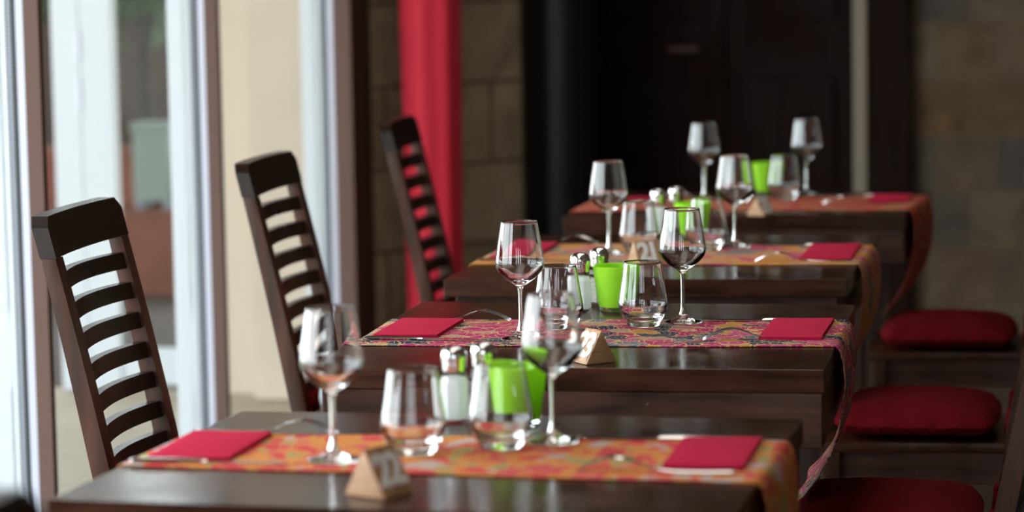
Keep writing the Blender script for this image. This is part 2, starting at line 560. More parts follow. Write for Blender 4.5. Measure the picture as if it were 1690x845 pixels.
def add_sweep(bm, path, sect):
    """rectangular section swept along a path; sect(i, t) -> list of (a, b, c) vertices as Vectors"""
    rings = []
    n = len(path)
    for i in range(n):
        rings.append([bm.verts.new(v) for v in sect(i, path[i])])
    k = len(rings[0])
    for a, b_ in zip(rings[:-1], rings[1:]):
        for i in range(k):
            j = (i + 1) % k
            bm.faces.new((a[i], a[j], b_[j], b_[i]))
    bm.faces.new(rings[0][::-1])
    bm.faces.new(rings[-1])
    return bm

# ------------------------------------------------------------------ the setting
WX = -2.30
def struct(name, bm, mat, parent=None, **kw):
    o = obj(name, bm, mat, parent, **kw)
    if parent is None: o['kind'] = 'structure'
    return o

struct('floor', box((WX - 0.10, -3.0, -0.12), (2.7, 11.2, 0.0)), M['floor'])
struct('ceiling', box((WX - 0.10, -3.0, 2.75), (2.7, 11.2, 2.85)), M['ceiling'])
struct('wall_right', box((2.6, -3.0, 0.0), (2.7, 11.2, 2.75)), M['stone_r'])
# long glazed left wall: lintel above the sliding doors, pier at the far end
struct('wall_left', box((WX - 0.10, -3.0, 2.35), (WX, 8.95, 2.75)), M['plaster'])
struct('wall_left_pier', box((WX - 0.30, 8.66, 0.0), (WX - 0.105, 8.95, 2.35)), M['cream'])
# wall behind the camera, unseen window openings added to brighten the room
bm = bmesh.new()
for xa, xb in ((WX - 0.10, -1.75), (-1.35, -0.55), (-0.05, 0.85), (1.35, 2.7)):
    add_box(bm, (xa, -3.0, 0.0), (xb, -2.9, 2.75))
add_box(bm, (WX, -2.99, 0.0), (2.6, -2.91, 0.35))
add_box(bm, (WX, -2.99, 2.35), (2.6, -2.91, 2.75))
struct('wall_front', bm, M['plaster'])

struct('wall_left_reflection_block', box((WX - 0.10, -3.0, 0.0), (WX, 1.90, 2.35)), M['plaster'])  # unseen stretch closed up to keep window reflections off the glasses
def stepped_jamb(r, Y, e=0.0):
    obj('stile', box((WX - 0.089, Y, 0.0), (WX - 0.026, Y + 0.035, 2.35), 0.002), M['white'], r)
    obj('groove_strip', box((WX - 0.026, Y + 0.004, 0.0), (WX - 0.016, Y + 0.035, 2.35)), M['greyf'], r)
    bm = bmesh.new()
    for k in range(0, 230):      # row of small holes in the strip, as raised dots
        add_box(bm, (WX - 0.0228, Y + 0.0025, 0.02 + k * 0.010), (WX - 0.0188, Y + 0.0042, 0.025 + k * 0.010))
    obj('perforation', bm, M['lilac'], r)
    obj('gasket', box((WX - 0.016, Y + 0.0045, 0.0), (WX - 0.004, Y + 0.035, 2.35)), M['gasket'], r)
    obj('aluminium_strip', box((WX - 0.004, Y + 0.002, 0.0), (WX + 0.015, Y + 0.035, 2.35), 0.001), M['lilac'], r)
    obj('brown_trim', box((WX + 0.015, Y - 0.004, 0.0), (WX + 0.052 + e, Y + 0.020, 2.35), 0.002), M['brownf'], r)

def window_unit(idx, Y):
    """one tall glazed door leaf: hollow white stile, side strips, rails, pane. Y = near edge of the strips"""
    r = thing('window_%d' % idx, None, None, kind='structure')
    stepped_jamb(r, Y)
    obj('top_rail', box((WX - 0.07, Y + 0.10, 2.25), (WX - 0.01, Y + 1.31, 2.35), 0.003), M['white'], r)
    obj('bottom_track', box((WX - 0.07, Y + 0.10, 0.0), (WX - 0.01, Y + 1.31, 0.025), 0.003), M['white'], r)
    p = obj('pane', box((WX - 0.045, Y + 0.10, 0.025), (WX - 0.039, Y + 1.31, 2.25)), M['pane'], r)
    return r
for k in range(4):
    window_unit(k + 1, 7.235 - 1.31 * (3 - k))
r = thing('window_5', None, None, kind='structure')
stepped_jamb(r, 8.545, 0.02)
obj('brown_trim', box((WX - 0.10, 8.67, 0.0), (WX + 0.03, 8.95, 2.35), 0.002), M['brownf'], r)

# stone wall beyond the windows, turned inwards
ang = math.radians(40)
def ang_wall():
    L_ = 0.74
    bm = box((0, -0.0, 0.0), (L_, 0.12, 2.75))
    o = struct('wall_far_left', bm, M['stone_l'])
    o.location = (WX, 8.95, 0)
    o.rotation_euler = (0, 0, math.pi / 2 - ang)
ang_wall()
BY = 9.97
# back wall: dark column, double door, trim, post, sandstone
bm = lathe([(0.0, 0.0), (0.135, 0.0), (0.135, 2.75), (0, 2.75)], 48)
struct('trim_1', bm, M['column'], angle=40, loc=(-1.745, 9.50, 0))
struct('wall_back_niche', box((-1.90, 9.52, 0.0), (-1.84, BY + 0.14, 2.75)), M['door'])
d = thing('door_1', None, None, kind='structure')
obj('door_leaf', box((-1.84, BY + 0.05, 0.0), (-1.25, BY + 0.10, 2.4), 0.004), M['door'], d)
obj('door_leaf', box((-1.245, BY + 0.05, 0.0), (-0.80, BY + 0.10, 2.4), 0.004), M['door'], d)
obj('door_frame', box((-1.84, BY - 0.02, 2.4), (-0.80, BY + 0.14, 2.75)), M['door'], d)
bm = bmesh.new()
for xa, xb in ((-1.66, -1.31), (-1.19, -0.86)):
    for za, zb in ((0.15, 0.95), (1.15, 2.25)):
        add_box(bm, (xa, BY + 0.035, za), (xb, BY + 0.052, zb), 0.006)
obj('raised_panel', bm, M['door'], d)
bm = bmesh.new()
add_box(bm, (-1.45, BY + 0.0, 1.045), (-1.34, BY + 0.018, 1.065), 0.005)
add_box(bm, (-1.36, BY + 0.0, 1.045), (-1.345, BY + 0.05, 1.065), 0.004)
obj('door_handle', bm, M['brownf'], d)
struct('trim_2', box((-0.795, BY - 0.03, 0.0), (-0.748, BY + 0.14, 2.75), 0.003), M['trim'])
struct('trim_3', box((-0.748, BY - 0.06, 0.0), (-0.595, BY + 0.14, 2.75), 0.004), M['door'])
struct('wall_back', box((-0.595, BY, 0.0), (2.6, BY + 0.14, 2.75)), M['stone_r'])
struct('wall_back_end', box((WX - 0.1, BY + 0.14, 0.0), (2.6, BY + 0.24, 2.75)), M['door'])

# red curtain gathered in the corner
def curtain():
    r = thing('curtain', 'red floor-length curtain gathered against the stone wall behind the farthest chair', 'curtain', (-2.045, 8.82, 0.0))
    bm = bmesh.new()
    n, h = 96, 26
    rings = []
    for k in range(h + 1):
        z = 0.03 + k * (2.62 / h)
        sc_ = 0.086 + 0.022 * (z / 2.6)
        ring = []
        for i in range(n):
            a = 2 * math.pi * i / n
            rr = sc_ * (1.0 + 0.045 * math.sin(7 * a + 0.5 * math.sin(z * 1.1)) + 0.04 * math.sin(3 * a + z))
            ring.append(bm.verts.new((rr * math.cos(a), rr * 0.8 * math.sin(a), z)))
        rings.append(ring)
    for a_, b_ in zip(rings[:-1], rings[1:]):
        for i in range(n):
            bm.faces.new((a_[i], a_[(i + 1) % n], b_[(i + 1) % n], b_[i]))
    bm.faces.new(rings[0][::-1]); bm.faces.new(rings[-1])
    obj('curtain_fabric', bm, M['drape'], r, angle=60)
    obj('curtain_ring', lathe([(0.112, 2.55), (0.120, 2.55), (0.120, 2.58), (0.112, 2.58)], 48, True), M['column'], r, angle=40)
curtain()

# ------------------------------------------------------------------ outside
struct('added_shade_canopy', box((-7.5, 4.6, 2.9), (WX - 0.11, 13.6, 3.0)), M['ceiling'])  # unseen roof added to keep sky light off the facade and garden
g = struct('terrace_floor', box((-9.0, -6.0, -0.13), (WX - 0.10, 8.86, -0.005)), M['terrace'])
struct('garden_floor', box((-9.0, 8.86, -0.13), (WX - 0.10, 14.0, -0.006)), M['redwall'])
FY = 8.80
# neighbouring cream wall with a white glazed door, across the terrace
struct('wall_outside', box((-2.865, FY, -0.005), (WX - 0.30, FY + 0.2, 2.9)), M['cream'])
d = thing('door_2', None, None, kind='structure')
bm = bmesh.new()
add_box(bm, (-3.30, FY, 0.0), (-3.205, FY + 0.06, 2.3), 0.004)
obj('door_jamb', bm, M['white'], d)
bm = bmesh.new()
add_box(bm, (-3.20, FY - 0.01, 0.0), (-3.09, FY + 0.04, 2.25), 0.004)
add_box(bm, (-3.09, FY - 0.005, 0.02), (-2.865, FY + 0.035, 0.14), 0.004)
add_box(bm, (-3.09, FY - 0.005, 2.13), (-2.865, FY + 0.035, 2.25), 0.004)
obj('door_leaf', bm, M['white'], d)
obj('pane', box((-3.09, FY + 0.01, 0.14), (-2.865, FY + 0.016, 2.13)), M['pane'], d)
for z in (0.92, 1.08):
    obj('hinge', lathe([(0, z), (0.011, z), (0.011, z + 0.10), (0, z + 0.10)], 16), M['lilac'], d, angle=40, loc=(-3.203, FY - 0.004, 0))

def shrub(x, y, h, r0, zc, seed, label, trunk=0.05, pot=True, name='potted_tree'):
    rnd = random.Random(seed)
    r = thing(name, label, 'tree', (x, y, 0.0), 0)
    if pot:
        obj('pot', lathe([(0, 0), (0.15, 0), (0.20, 0.34), (0.22, 0.34), (0.22, 0.40), (0.18, 0.40), (0.17, 0.36), (0, 0.36)], 40), M['terra'], r, angle=40)
    path = [(0, 0, 0.3 if pot else 0), (0.02, 0.01, h * 0.4), (-0.015, 0.0, h * 0.75), (0.01, 0, h)]
    path = spline(path, 5)
    def sect(i, p):
        rr = trunk * (1 - 0.45 * i / (len(path) - 1)) * (1 + 0.08 * math.sin(i * 2.1))
        return [Vector((p[0] + rr * math.cos(a * math.pi / 5), p[1] + rr * math.sin(a * math.pi / 5), p[2])) for a in range(10)]
    obj('trunk', add_sweep(bmesh.new(), path, sect), M['bark'], r, smooth=True)
    bm = bmesh.new()
    for k in range(900):
        u = rnd.uniform(-1, 1); a = rnd.uniform(0, 2 * math.pi); rr = r0 * rnd.uniform(0.35, 1) * (0.85 + 0.15 * math.sin(5 * a))
        s = math.sqrt(1 - u * u)
        c = Vector((rr * s * math.cos(a), rr * s * math.sin(a), zc + rr * u * 0.85))
        d1 = Vector((rnd.gauss(0, 1), rnd.gauss(0, 1), rnd.gauss(0, 1))).normalized()
        d2 = d1.orthogonal().normalized()
        L_, w = rnd.uniform(0.05, 0.09), rnd.uniform(0.018, 0.03)
        v = [bm.verts.new(c), bm.verts.new(c + d1 * L_ * 0.5 + d2 * w), bm.verts.new(c + d1 * L_ - d2.cross(d1) * 0.01), bm.verts.new(c + d1 * L_ * 0.5 - d2 * w)]
        bm.faces.new(v)
    f = obj('foliage', bm, M['leaf'], r)
    return r
shrub(-4.06, 12.0, 1.15, 0.46, 1.36, 3, 'small potted tree with a dark trunk seen through the glazed white door outside')
shrub(-4.75, 12.9, 1.2, 0.60, 1.50, 5, 'leafy tree far outside at the left edge of the white door', pot=False, name='garden_tree')
struct('wall_planter', add_box(box((-4.6, 11.52, -0.006), (-3.3, 11.66, 0.60), 0.01), (-4.6, 11.30, -0.006), (-3.3, 11.52, 0.36), 0.01), M['terra'])
cab = tag(obj('storage_cabinet', add_box(box((-0.07, -0.08, 0.03), (0.09, 0.08, 0.33), 0.006), (-0.08, -0.09, 0.33), (0.10, 0.09, 0.36), 0.004), M['pale'], loc=(-3.84, 11.42, 0.36)),
    'pale green box-shaped cabinet standing on the low wall beside the potted tree', 'cabinet')
for fx in (-0.05, 0.07):
    for fy in (-0.06, 0.06):
        obj('foot', box((fx - 0.015, fy - 0.015, 0.0), (fx + 0.015, fy + 0.015, 0.03)), M['greyf'], cab)
struct('wall_garden', box((-9.0, 13.6, -0.005), (-2.2, 13.8, 1.9)), M['redwall'])

# ------------------------------------------------------------------ tables
TOPZ = 0.76
TQ = [  # measured corners: near left, far left, far right, near right
    [(-1.244, 3.250), (-1.200, 3.925), (-0.386, 3.928), (-0.400, 3.215)],
    [(-1.205, 4.370), (-1.228, 5.200), (-0.414, 5.197), (-0.398, 4.390)],
    [(-1.267, 5.553), (-1.262, 6.440), (-0.457, 6.447), (-0.462, 5.600)],
    [(-1.264, 6.870), (-1.262, 7.570), (-0.400, 7.563), (-0.432, 6.980)]]
TNAME = ['nearest', 'second', 'third', 'farthest']
APR = [0.006, 0.003, 0.020, 0.004]
def table(i):
    q = TQ[i]
    cx_ = sum(p[0] for p in q) / 4; cy_ = sum(p[1] for p in q) / 4
    lab = ['dark-stained wooden dining table closest to the camera, cropped by the bottom edge',
           'dark wooden dining table in sharp focus, second from the camera',
           'dark wooden dining table third from the camera, between the sharp one and the farthest',
           'farthest dark wooden dining table, nearest the dark doorway'][i]
    r = thing('dining_table', lab, 'table', (cx_, cy_, 0), 0, 'dining tables in a row')
    L_ = [(p[0] - cx_, p[1] - cy_) for p in q]
    bm = bmesh.new()
    add_prism(bm, L_[::1], TOPZ - 0.036, TOPZ, 0.0018, 2)
    obj('tabletop', bm, M['top'], r)
    # rails under the top
    e = APR[i]
    def ins(p, k):
        return (p[0] * (1 - k / abs(p[0])), p[1] * (1 - k / abs(p[1])))
    o_ = [ins(p, e) for p in L_]
    n_ = [ins(p, e + 0.030) for p in L_]
    z0, z1 = TOPZ - 0.125, TOPZ - 0.0365
    for a, b_ in ((0, 3), (3, 2), (2, 1), (1, 0)):
        bm = bmesh.new()
        add_prism(bm, [o_[a], o_[b_], n_[b_], n_[a]], z0, z1, 0.002, 1)
        obj('apron', bm, M['edge'], r)
    for a in range(4):
        px, py = ins(L_[a], 0.20)
        px = L_[a][0] * (1 - 0.15 / abs(L_[a][0])); py = L_[a][1] * (1 - 0.09 / abs(L_[a][1]))
        obj('leg', box((px - 0.04, py - 0.04, 0.0), (px + 0.04, py + 0.04, z0 + 0.06), 0.003), M['leg'], r)
    bm = bmesh.new()
    add_box(bm, (-0.22, -0.05, z0 + 0.02), (0.22, 0.05, z1), 0.002)
    obj('cross_rail', bm, M['leg'], r)
    return r
tables = [table(i) for i in range(4)]

# ------------------------------------------------------------------ runners
RUN = [  # front y (left, right), back y (left, right)
    (3.475, 3.440, 3.728, 3.740), (4.593, 4.637, 4.926, 4.970), (5.808, 5.841, 6.221, 6.220), (6.990, 7.050, 7.343, 7.440)]
RLAB = ['red and orange batik runner laid across the nearest table and hanging over its end',
        'magenta batik runner with gold and navy outlines across the second, sharply focused table',
        'pink and orange batik runner across the third table, hanging past its right end',
        'reddish batik runner across the farthest table by the doorway']
def lerp(a, b_, t_): return a + (b_ - a) * t_
def runner(i):
    q = TQ[i]; fy0, fy1, by0, by1 = RUN[i]
    nv = 22
    # stations along the length: (u, dx_from_edge, dz) ; u in [0,1] on the flat part
    st = []
    for dz, dx in ((-0.20, 0.004), (-0.16, 0.006), (-0.11, 0.008), (-0.06, 0.010), (-0.025, 0.009), (-0.008, 0.007), (-0.001, 0.003)):
        st.append(('L', dx, dz))
    nf = 60
    for k in range(nf + 1):
        st.append(('F', k / nf, 0.0015))
    rights = ((-0.001, 0.003), (-0.008, 0.008), (-0.025, 0.013), (-0.06, 0.016), (-0.10, 0.012), (-0.14, 0.006), (-0.18, -0.008), (-0.215, -0.028), (-0.245, -0.050), (-0.262, -0.068))
    for dz, dx in rights:
        st.append(('R', dx, dz))
    bm = bmesh.new()
    uvl = bm.loops.layers.uv.new('UVMap')
    grid = []; uvs = []
    s = 0.0; prev = None
    rnd = random.Random(i + 40)
    ph = rnd.uniform(0, 6)
    for kind, a, dz in st:
        row = []
        for j in range(nv + 1):
            v = j / nv
            yl = lerp(fy0, by0, v); yr = lerp(fy1, by1, v)
            def xe(side, y):
                p, pq = (q[0], q[1]) if side == 'L' else (q[3], q[2])
                return lerp(p[0], pq[0], (y - p[1]) / (pq[1] - p[1]))
            if kind == 'L':
                y = yl; x = xe('L', y) - a; z = TOPZ + dz
            elif kind == 'R':
                y = yr; x = xe('R', y) + a + 0.0030 * math.sin(9 * v + ph) * min(1, abs(dz) / 0.06); z = TOPZ + dz
                x += 0.006 * (v - 0.5) * min(1, abs(dz) / 0.1)
            else:
                y = lerp(yl, yr, a); x = lerp(xe('L', y), xe('R', y), a); z = TOPZ + 0.0010 + 0.0006 * (math.sin(13 * a + ph) * math.sin(5 * v + ph) + 0.5)
            y += 0.0018 * math.sin(17 * (x + z) + ph) * (1 if j in (0, nv) else 0)
            row.append(Vector((x, y, z)))
        mid = row[nv // 2]
        if prev is not None: s += (mid - prev).length
        prev = mid
        grid.append(row); uvs.append(s)
    V = [[bm.verts.new(p) for p in row] for row in grid]
    for a in range(len(V) - 1):
        for j in range(nv):
            f = bm.faces.new((V[a][j], V[a + 1][j], V[a + 1][j + 1], V[a][j + 1]))
            for lp, (aa, jj) in zip(f.loops, ((a, j), (a + 1, j), (a + 1, j + 1), (a, j + 1))):
                lp[uvl].uv = (uvs[aa], (grid[aa][jj].y - fy0))
    o = obj('table_runner', bm, M['batik%d' % (i + 1)], smooth=True)
    md = o.modifiers.new('thickness', 'SOLIDIFY')
    md.thickness = 0.0012; md.offset = 1.0
    tag(o, RLAB[i], 'table runner', 'batik table runners')
    return o
for i in range(4): runner(i)
CZ = TOPZ + 0.0032     # top of cloth

# ------------------------------------------------------------------ glassware
def bowl_profile():
    out_ = spline([(0.0310, 0.2000), (0.0350, 0.176), (0.0390, 0.150), (0.0413, 0.130), (0.0385, 0.1185), (0.0285, 0.1065), (0.0165, 0.0975), (0.0080, 0.0915), (0.0046, 0.0870)], 5)
    inn = spline([(0.0, 0.0995), (0.006, 0.0998), (0.0150, 0.1030), (0.0265, 0.1105), (0.0368, 0.1210), (0.0400, 0.1310), (0.0379, 0.150), (0.0340, 0.176), (0.0301, 0.2000)], 5)
    return inn + [(0.0303, 0.2006), (0.0308, 0.2006)] + out_
def wine_glass():
    r = thing('wine_glass', '', 'glass', group='clear stemmed wine glasses')
    bp = bowl_profile()
    obj('bowl', lathe(bp, 72), M['glass'], r, smooth=True)
    stem = spline([(0.0046, 0.0870), (0.0036, 0.078), (0.0033, 0.060), (0.0034, 0.040), (0.0042, 0.025), (0.0070, 0.0150)], 5)
    obj('stem', lathe(stem, 40), M['glass'], r, smooth=True)
    foot = spline([(0.0070, 0.0150), (0.0120, 0.0095), (0.0200, 0.0058), (0.0300, 0.0032), (0.0342, 0.0020)], 5) + [(0.0345, 0.0010), (0.0340, 0.0002), (0.0300, 0.0), (0.015, 0.0008), (0.0, 0.0015)]
    obj('foot', lathe(foot, 64), M['glass'], r, smooth=True)
    return r
def tumbler():
    out_ = spline([(0.0325, 0.1120), (0.0355, 0.092), (0.0398, 0.064), (0.0432, 0.042), (0.0425, 0.031), (0.0370, 0.018), (0.0300, 0.006), (0.0275, 0.0010)], 5) + [(0.0265, 0.0), (0.012, 0.0006), (0.0, 0.001)]
    inn = spline([(0.0, 0.0125), (0.010, 0.0130), (0.0240, 0.0155), (0.0345, 0.0240), (0.0400, 0.0345), (0.0412, 0.0430), (0.0380, 0.064), (0.0339, 0.092), (0.0310, 0.1118)], 5)
    o = obj('water_tumbler', lathe(inn + [(0.0313, 0.1126), (0.0321, 0.1126)] + out_, 72), M['glass'], smooth=True)
    tag(o, '', 'glass', 'clear stemless water tumblers')
    return o
def shaker(fill, fname):
    r = thing('salt_shaker' if fname == 'salt' else 'pepper_shaker', '', 'shaker')
    def octo(pr, ri):
        bm = bmesh.new(); rings = []
        n = 8
        for rr, z in pr:
            rings.append([bm.verts.new((rr * math.cos(math.pi * (2 * k + 1) / n), rr * math.sin(math.pi * (2 * k + 1) / n), z)) for k in range(n)])
        for a, b_ in zip(rings[:-1], rings[1:]):
            for k in range(n): bm.faces.new((a[k], a[(k + 1) % n], b_[(k + 1) % n], b_[k]))
        bm.faces.new(rings[0][::-1]); bm.faces.new(rings[-1])
        return bm
    body = octo([(0.0195, 0.0), (0.0215, 0.002), (0.0215, 0.060), (0.0190, 0.068), (0.0150, 0.074), (0.0150, 0.080)], 0)
    obj('glass_body', body, M['shaker'], r)
    h = 0.062 if fname == 'salt' else 0.050
    inner = octo([(0.0150, 0.006), (0.0200, 0.009), (0.0200, min(h, 0.058)), (0.0165, h + 0.003)], 0)
    obj(fname, inner, fill, r)
    cap = lathe(spline([(0.0165, 0.074), (0.0170, 0.078), (0.0172, 0.088)], 3) + [(0.0180, 0.0885), (0.0182, 0.0910)] + spline([(0.0182, 0.0910), (0.0180, 0.098), (0.0150, 0.1045), (0.0080, 0.108), (0.0, 0.1088)], 4), 40)
    c = obj('cap', cap, M['chrome'], r, angle=30)
    bm = bmesh.new()
    for k in range(5):
        a = 2 * math.pi * k / 5
        bmesh.ops.create_uvsphere(bm, u_segments=8, v_segments=6, radius=0.0009, matrix=Matrix.Translation((0.005 * math.cos(a), 0.005 * math.sin(a), 0.1082)))
    obj('pour_hole', bm, M['gasket'], c)
    return r
def votive():
    r = thing('candle_holder', '', 'candle holder', group='bright green glass candle holders')
    out_ = [(0.0315, 0.0085), (0.0325, 0.011), (0.0430, 0.080), (0.0432, 0.082)]
    inn = [(0.0, 0.020), (0.026, 0.020), (0.0285, 0.024), (0.0395, 0.080), (0.0398, 0.082)]
    obj('cup', lathe(inn + [(0.0412, 0.0832), (0.0425, 0.0830)] + out_[::-1] + [(0.0, 0.0085)], 72), M['green'], r, angle=35)
    obj('glass_base', lathe([(0.0, 0.0), (0.0290, 0.0), (0.0305, 0.0015), (0.0312, 0.0080), (0.0, 0.0080)], 64), M['glass'], r, angle=35)
    c = obj('candle', lathe([(0.0, 0.0205), (0.0185, 0.0205), (0.0185, 0.034), (0.017, 0.035), (0.0, 0.0345)], 40), M['salt'], r, angle=35)
    obj('wick', lathe([(0.0, 0.034), (0.0009, 0.034), (0.0007, 0.042), (0, 0.042)], 8), M['gasket'], c)
    return r

def digits_mesh(ch, size=0.040):
    cu = bpy.data.curves.new('numeral_outline', 'FONT')
    cu.body = ch
    cu.size = size * 1.42
    cu.extrude = 0.0009
    cu.offset = 0.0020
    cu.align_x = 'CENTER'; cu.align_y = 'CENTER'
    o = bpy.data.objects.new('numeral_outline', cu)
    COL.objects.link(o)
    dg = bpy.context.evaluated_depsgraph_get()
    me = bpy.data.meshes.new_from_object(o.evaluated_get(dg))
    bpy.data.objects.remove(o, do_unlink=True)
    me.materials.clear()
    me.materials.append(M['numeral'])
    return me

def number_block(num, A, B, depth, label, flip):
    """triangular prism: A-B is the base of the near triangular end, the block runs 'depth' away.
    flip False: the numbered slope is on A's side; True: on B's side"""
    A = Vector(A); B = Vector(B)
    ab = B - A
    w = ab.length; h = w * 0.92
    r = thing('table_number_block', label, 'table number', (A.x, A.y, TOPZ + 0.0008), math.atan2(ab.y, ab.x), 'wooden table number blocks')
    bm = bmesh.new()
    tri = [(0, 0), (w, 0), (w / 2, h)]
    a_ = [bm.verts.new((x, 0, z)) for x, z in tri]
    b_ = [bm.verts.new((x, depth, z)) for x, z in tri]
    fs = [bm.faces.new(a_), bm.faces.new(b_[::-1])]
    for k in range(3):
        fs.append(bm.faces.new((a_[k], b_[k], b_[(k + 1) % 3], a_[(k + 1) % 3])))
    bmesh.ops.bevel(bm, geom=list({e for f in fs for e in f.edges}), offset=0.0016, segments=2, profile=0.6, affect='EDGES')
    blk = obj('wooden_block', bm, M['block'], r, angle=35)
    # slope frame and numerals
    s = math.hypot(w / 2, h)
    if not flip:
        xdir = Vector((0, -1, 0)); org = Vector((w / 4, depth / 2, h / 2)); ydir = Vector((w / 2, 0, h)).normalized()
    else:
        xdir = Vector((0, 1, 0)); org = Vector((3 * w / 4, depth / 2, h / 2)); ydir = Vector((-w / 2, 0, h)).normalized()
    nrm = xdir.cross(ydir).normalized()
    mat = Matrix(((xdir.x, ydir.x, nrm.x, org.x), (xdir.y, ydir.y, nrm.y, org.y), (xdir.z, ydir.z, nrm.z, org.z), (0, 0, 0, 1)))
    bm = bmesh.new()
    hw, hh = depth / 2 - 0.004, s / 2 - 0.006
    t_ = 0.0016
    for lo, hi in (((-hw, -hh, -0.0004), (hw, -hh + t_, 0.0009)), ((-hw, hh - t_, -0.0004), (hw, hh, 0.0009)), ((-hw, -hh, -0.0004), (-hw + t_, hh, 0.0009)), ((hw - t_, -hh, -0.0004), (hw, hh, 0.0009))):
        add_box(bm, lo, hi)
    bm.transform(mat)
    obj('raised_border', bm, M['block'], r)
    for k, ch in enumerate(num):
        me = digits_mesh(ch)
        me.transform(mat @ Matrix.Translation(((-0.5 + k) * 0.0215, 0.0, 0.0008)))
        o = bpy.data.objects.new('numeral', me)
        COL.objects.link(o); o.parent = r
    return r

# ------------------------------------------------------------------ cutlery and napkins
def fork():
    bm = bmesh.new()
    keys = [(0.0, 0.0030, 0.0075), (0.012, 0.0034, 0.0092), (0.05, 0.0022, 0.0070), (0.085, 0.0024, 0.0040), (0.112, 0.0070, 0.0034), (0.128, 0.0135, 0.0050), (0.140, 0.0175, 0.0110), (0.152, 0.0190, 0.0120)]
    path = spline(keys, 4)
    def sect(i, p):
        x, z, w = p
        t_ = 0.0013
        return [Vector((x, -w, z)), Vector((x, -w * 0.5, z - t_ * 0.3)), Vector((x, w * 0.5, z - t_ * 0.3)), Vector((x, w, z)), Vector((x, w * 0.55, z + t_)), Vector((x, -w * 0.55, z + t_))]
    add_sweep(bm, path, sect)
    for k in range(4):
        yc = (-1.5 + k) * 0.0064
        tp = spline([(0.150, 0.0189), (0.165, 0.0170), (0.180, 0.0115), (0.192, 0.0055), (0.200, 0.0012)], 3)
        def sect2(i, p, yc=yc, n=len(tp)):
            w = 0.0021 * (1 - 0.55 * (i / (n - 1)) ** 2)
            x, z = p; t_ = 0.0014
            return [Vector((x, yc - w, z)), Vector((x, yc + w, z)), Vector((x, yc + w * 0.8, z + t_)), Vector((x, yc - w * 0.8, z + t_))]
        add_sweep(bm, tp, sect2)
    o = obj('fork', bm, M['steel'], angle=50)
    return tag(o, '', 'fork', 'steel forks beside the napkins')
def knife():
    r = thing('table_knife', '', 'knife', group='steel knives beside the napkins')
    bm = bmesh.new()
    path = spline([(0.0, 0.0028, 0.0060), (0.010, 0.0036, 0.0088), (0.06, 0.0038, 0.0078), (0.095, 0.0034, 0.0062), (0.105, 0.0028, 0.0052)], 4)
    def sect(i, p):
        x, z, w = p
        return [Vector((x, w * math.cos(a) , z + min(z, 0.0035) * math.sin(a) * 0.8)) for a in [2 * math.pi * k / 10 for k in range(10)]]
    add_sweep(bm, path, sect)
    obj('handle', bm, M['steel'], r, angle=50)
    bm = bmesh.new()
    path = [(0.103, 0.0048), (0.115, 0.0086), (0.15, 0.0095), (0.19, 0.0092), (0.205, 0.0070), (0.214, 0.0030), (0.217, 0.0006)]
    path = spline(path, 3)
    def sect3(i, p):
        x, w = p
        return [Vector((x, -0.0052, 0.0018)), Vector((x, -0.0052, 0.0034)), Vector((x, -0.0052 + 1.55 * w, 0.0028)), Vector((x, -0.0052 + 1.55 * w, 0.0024))]
    add_sweep(bm, path, sect3)
    obj('blade', bm, M['steel'], r, angle=50)
    return r

def napkin(cx_, cy_, w, l, rz, label, z, lift=0.0):
    """folded cloth napkin: stacked layers with a rounded fold on the long left side"""
    bm = bmesh.new()
    nx, ny = 10, 16
    layers = 3; t_ = 0.0022
    for k in range(layers):
        off = 0.0012 * k
        z0 = t_ * k
        g_ = []
        for s_ in (0, 1):
            rows = []
            for a in range(nx + 1):
                row = []
                for b_ in range(ny + 1):
                    u, v = a / nx, b_ / ny
                    x = (-w / 2 + off * 0.6) + (w - off) * u
                    y = (-l / 2) + l * v - off * (1 - v)
                    # soft top, slightly dished front edge
                    y -= 0.004 * math.sin(math.pi * u) * (1 - v) ** 3
                    edge_ = min(u, 1 - u, v, 1 - v)
                    zz = z0 + s_ * t_ * 0.93 + (0.0010 * k) * math.sin(math.pi * u) * math.sin(math.pi * v) - (0.0006 if s_ and edge_ < 0.01 else 0)
                    zz += lift * k * (1 - u) * 0.0 
                    row.append(bm.verts.new((x, y, zz)))
                rows.append(row)
            g_.append(rows)
        for a in range(nx):
            for b_ in range(ny):
                bm.faces.new((g_[1][a][b_], g_[1][a + 1][b_], g_[1][a + 1][b_ + 1], g_[1][a][b_ + 1]))
                bm.faces.new((g_[0][a][b_], g_[0][a][b_ + 1], g_[0][a + 1][b_ + 1], g_[0][a + 1][b_]))
        for a in range(nx):
            for b_ in (0, ny):
                bm.faces.new((g_[0][a][b_], g_[0][a + 1][b_], g_[1][a + 1][b_], g_[1][a][b_]))
        for b_ in range(ny):
            for a in (0, nx):
                bm.faces.new((g_[0][a][b_], g_[0][a][b_ + 1], g_[1][a][b_ + 1], g_[1][a][b_]))
    o = obj('napkin', bm, M['napkin'], angle=50, loc=(cx_, cy_, z), rot=(0, 0, rz))
    return tag(o, label, 'napkin', 'crimson folded napkins')

P_wine, P_tumb, P_vot = wine_glass(), tumbler(), votive()
P_salt, P_pep = shaker(M['salt'], 'salt'), shaker(M['pepper'], 'pepper')
P_fork, P_knife = fork(), knife()
used = set()
def put(proto, x, y, z, rz, label, group=None):
    if proto.name not in used:
        used.add(proto.name)
        proto.location = (x, y, z); proto.rotation_euler = (0, 0, rz); proto['label'] = label
        if group: proto['group'] = group
        return proto
    return dup(proto, (x, y, z), rz, label, group)

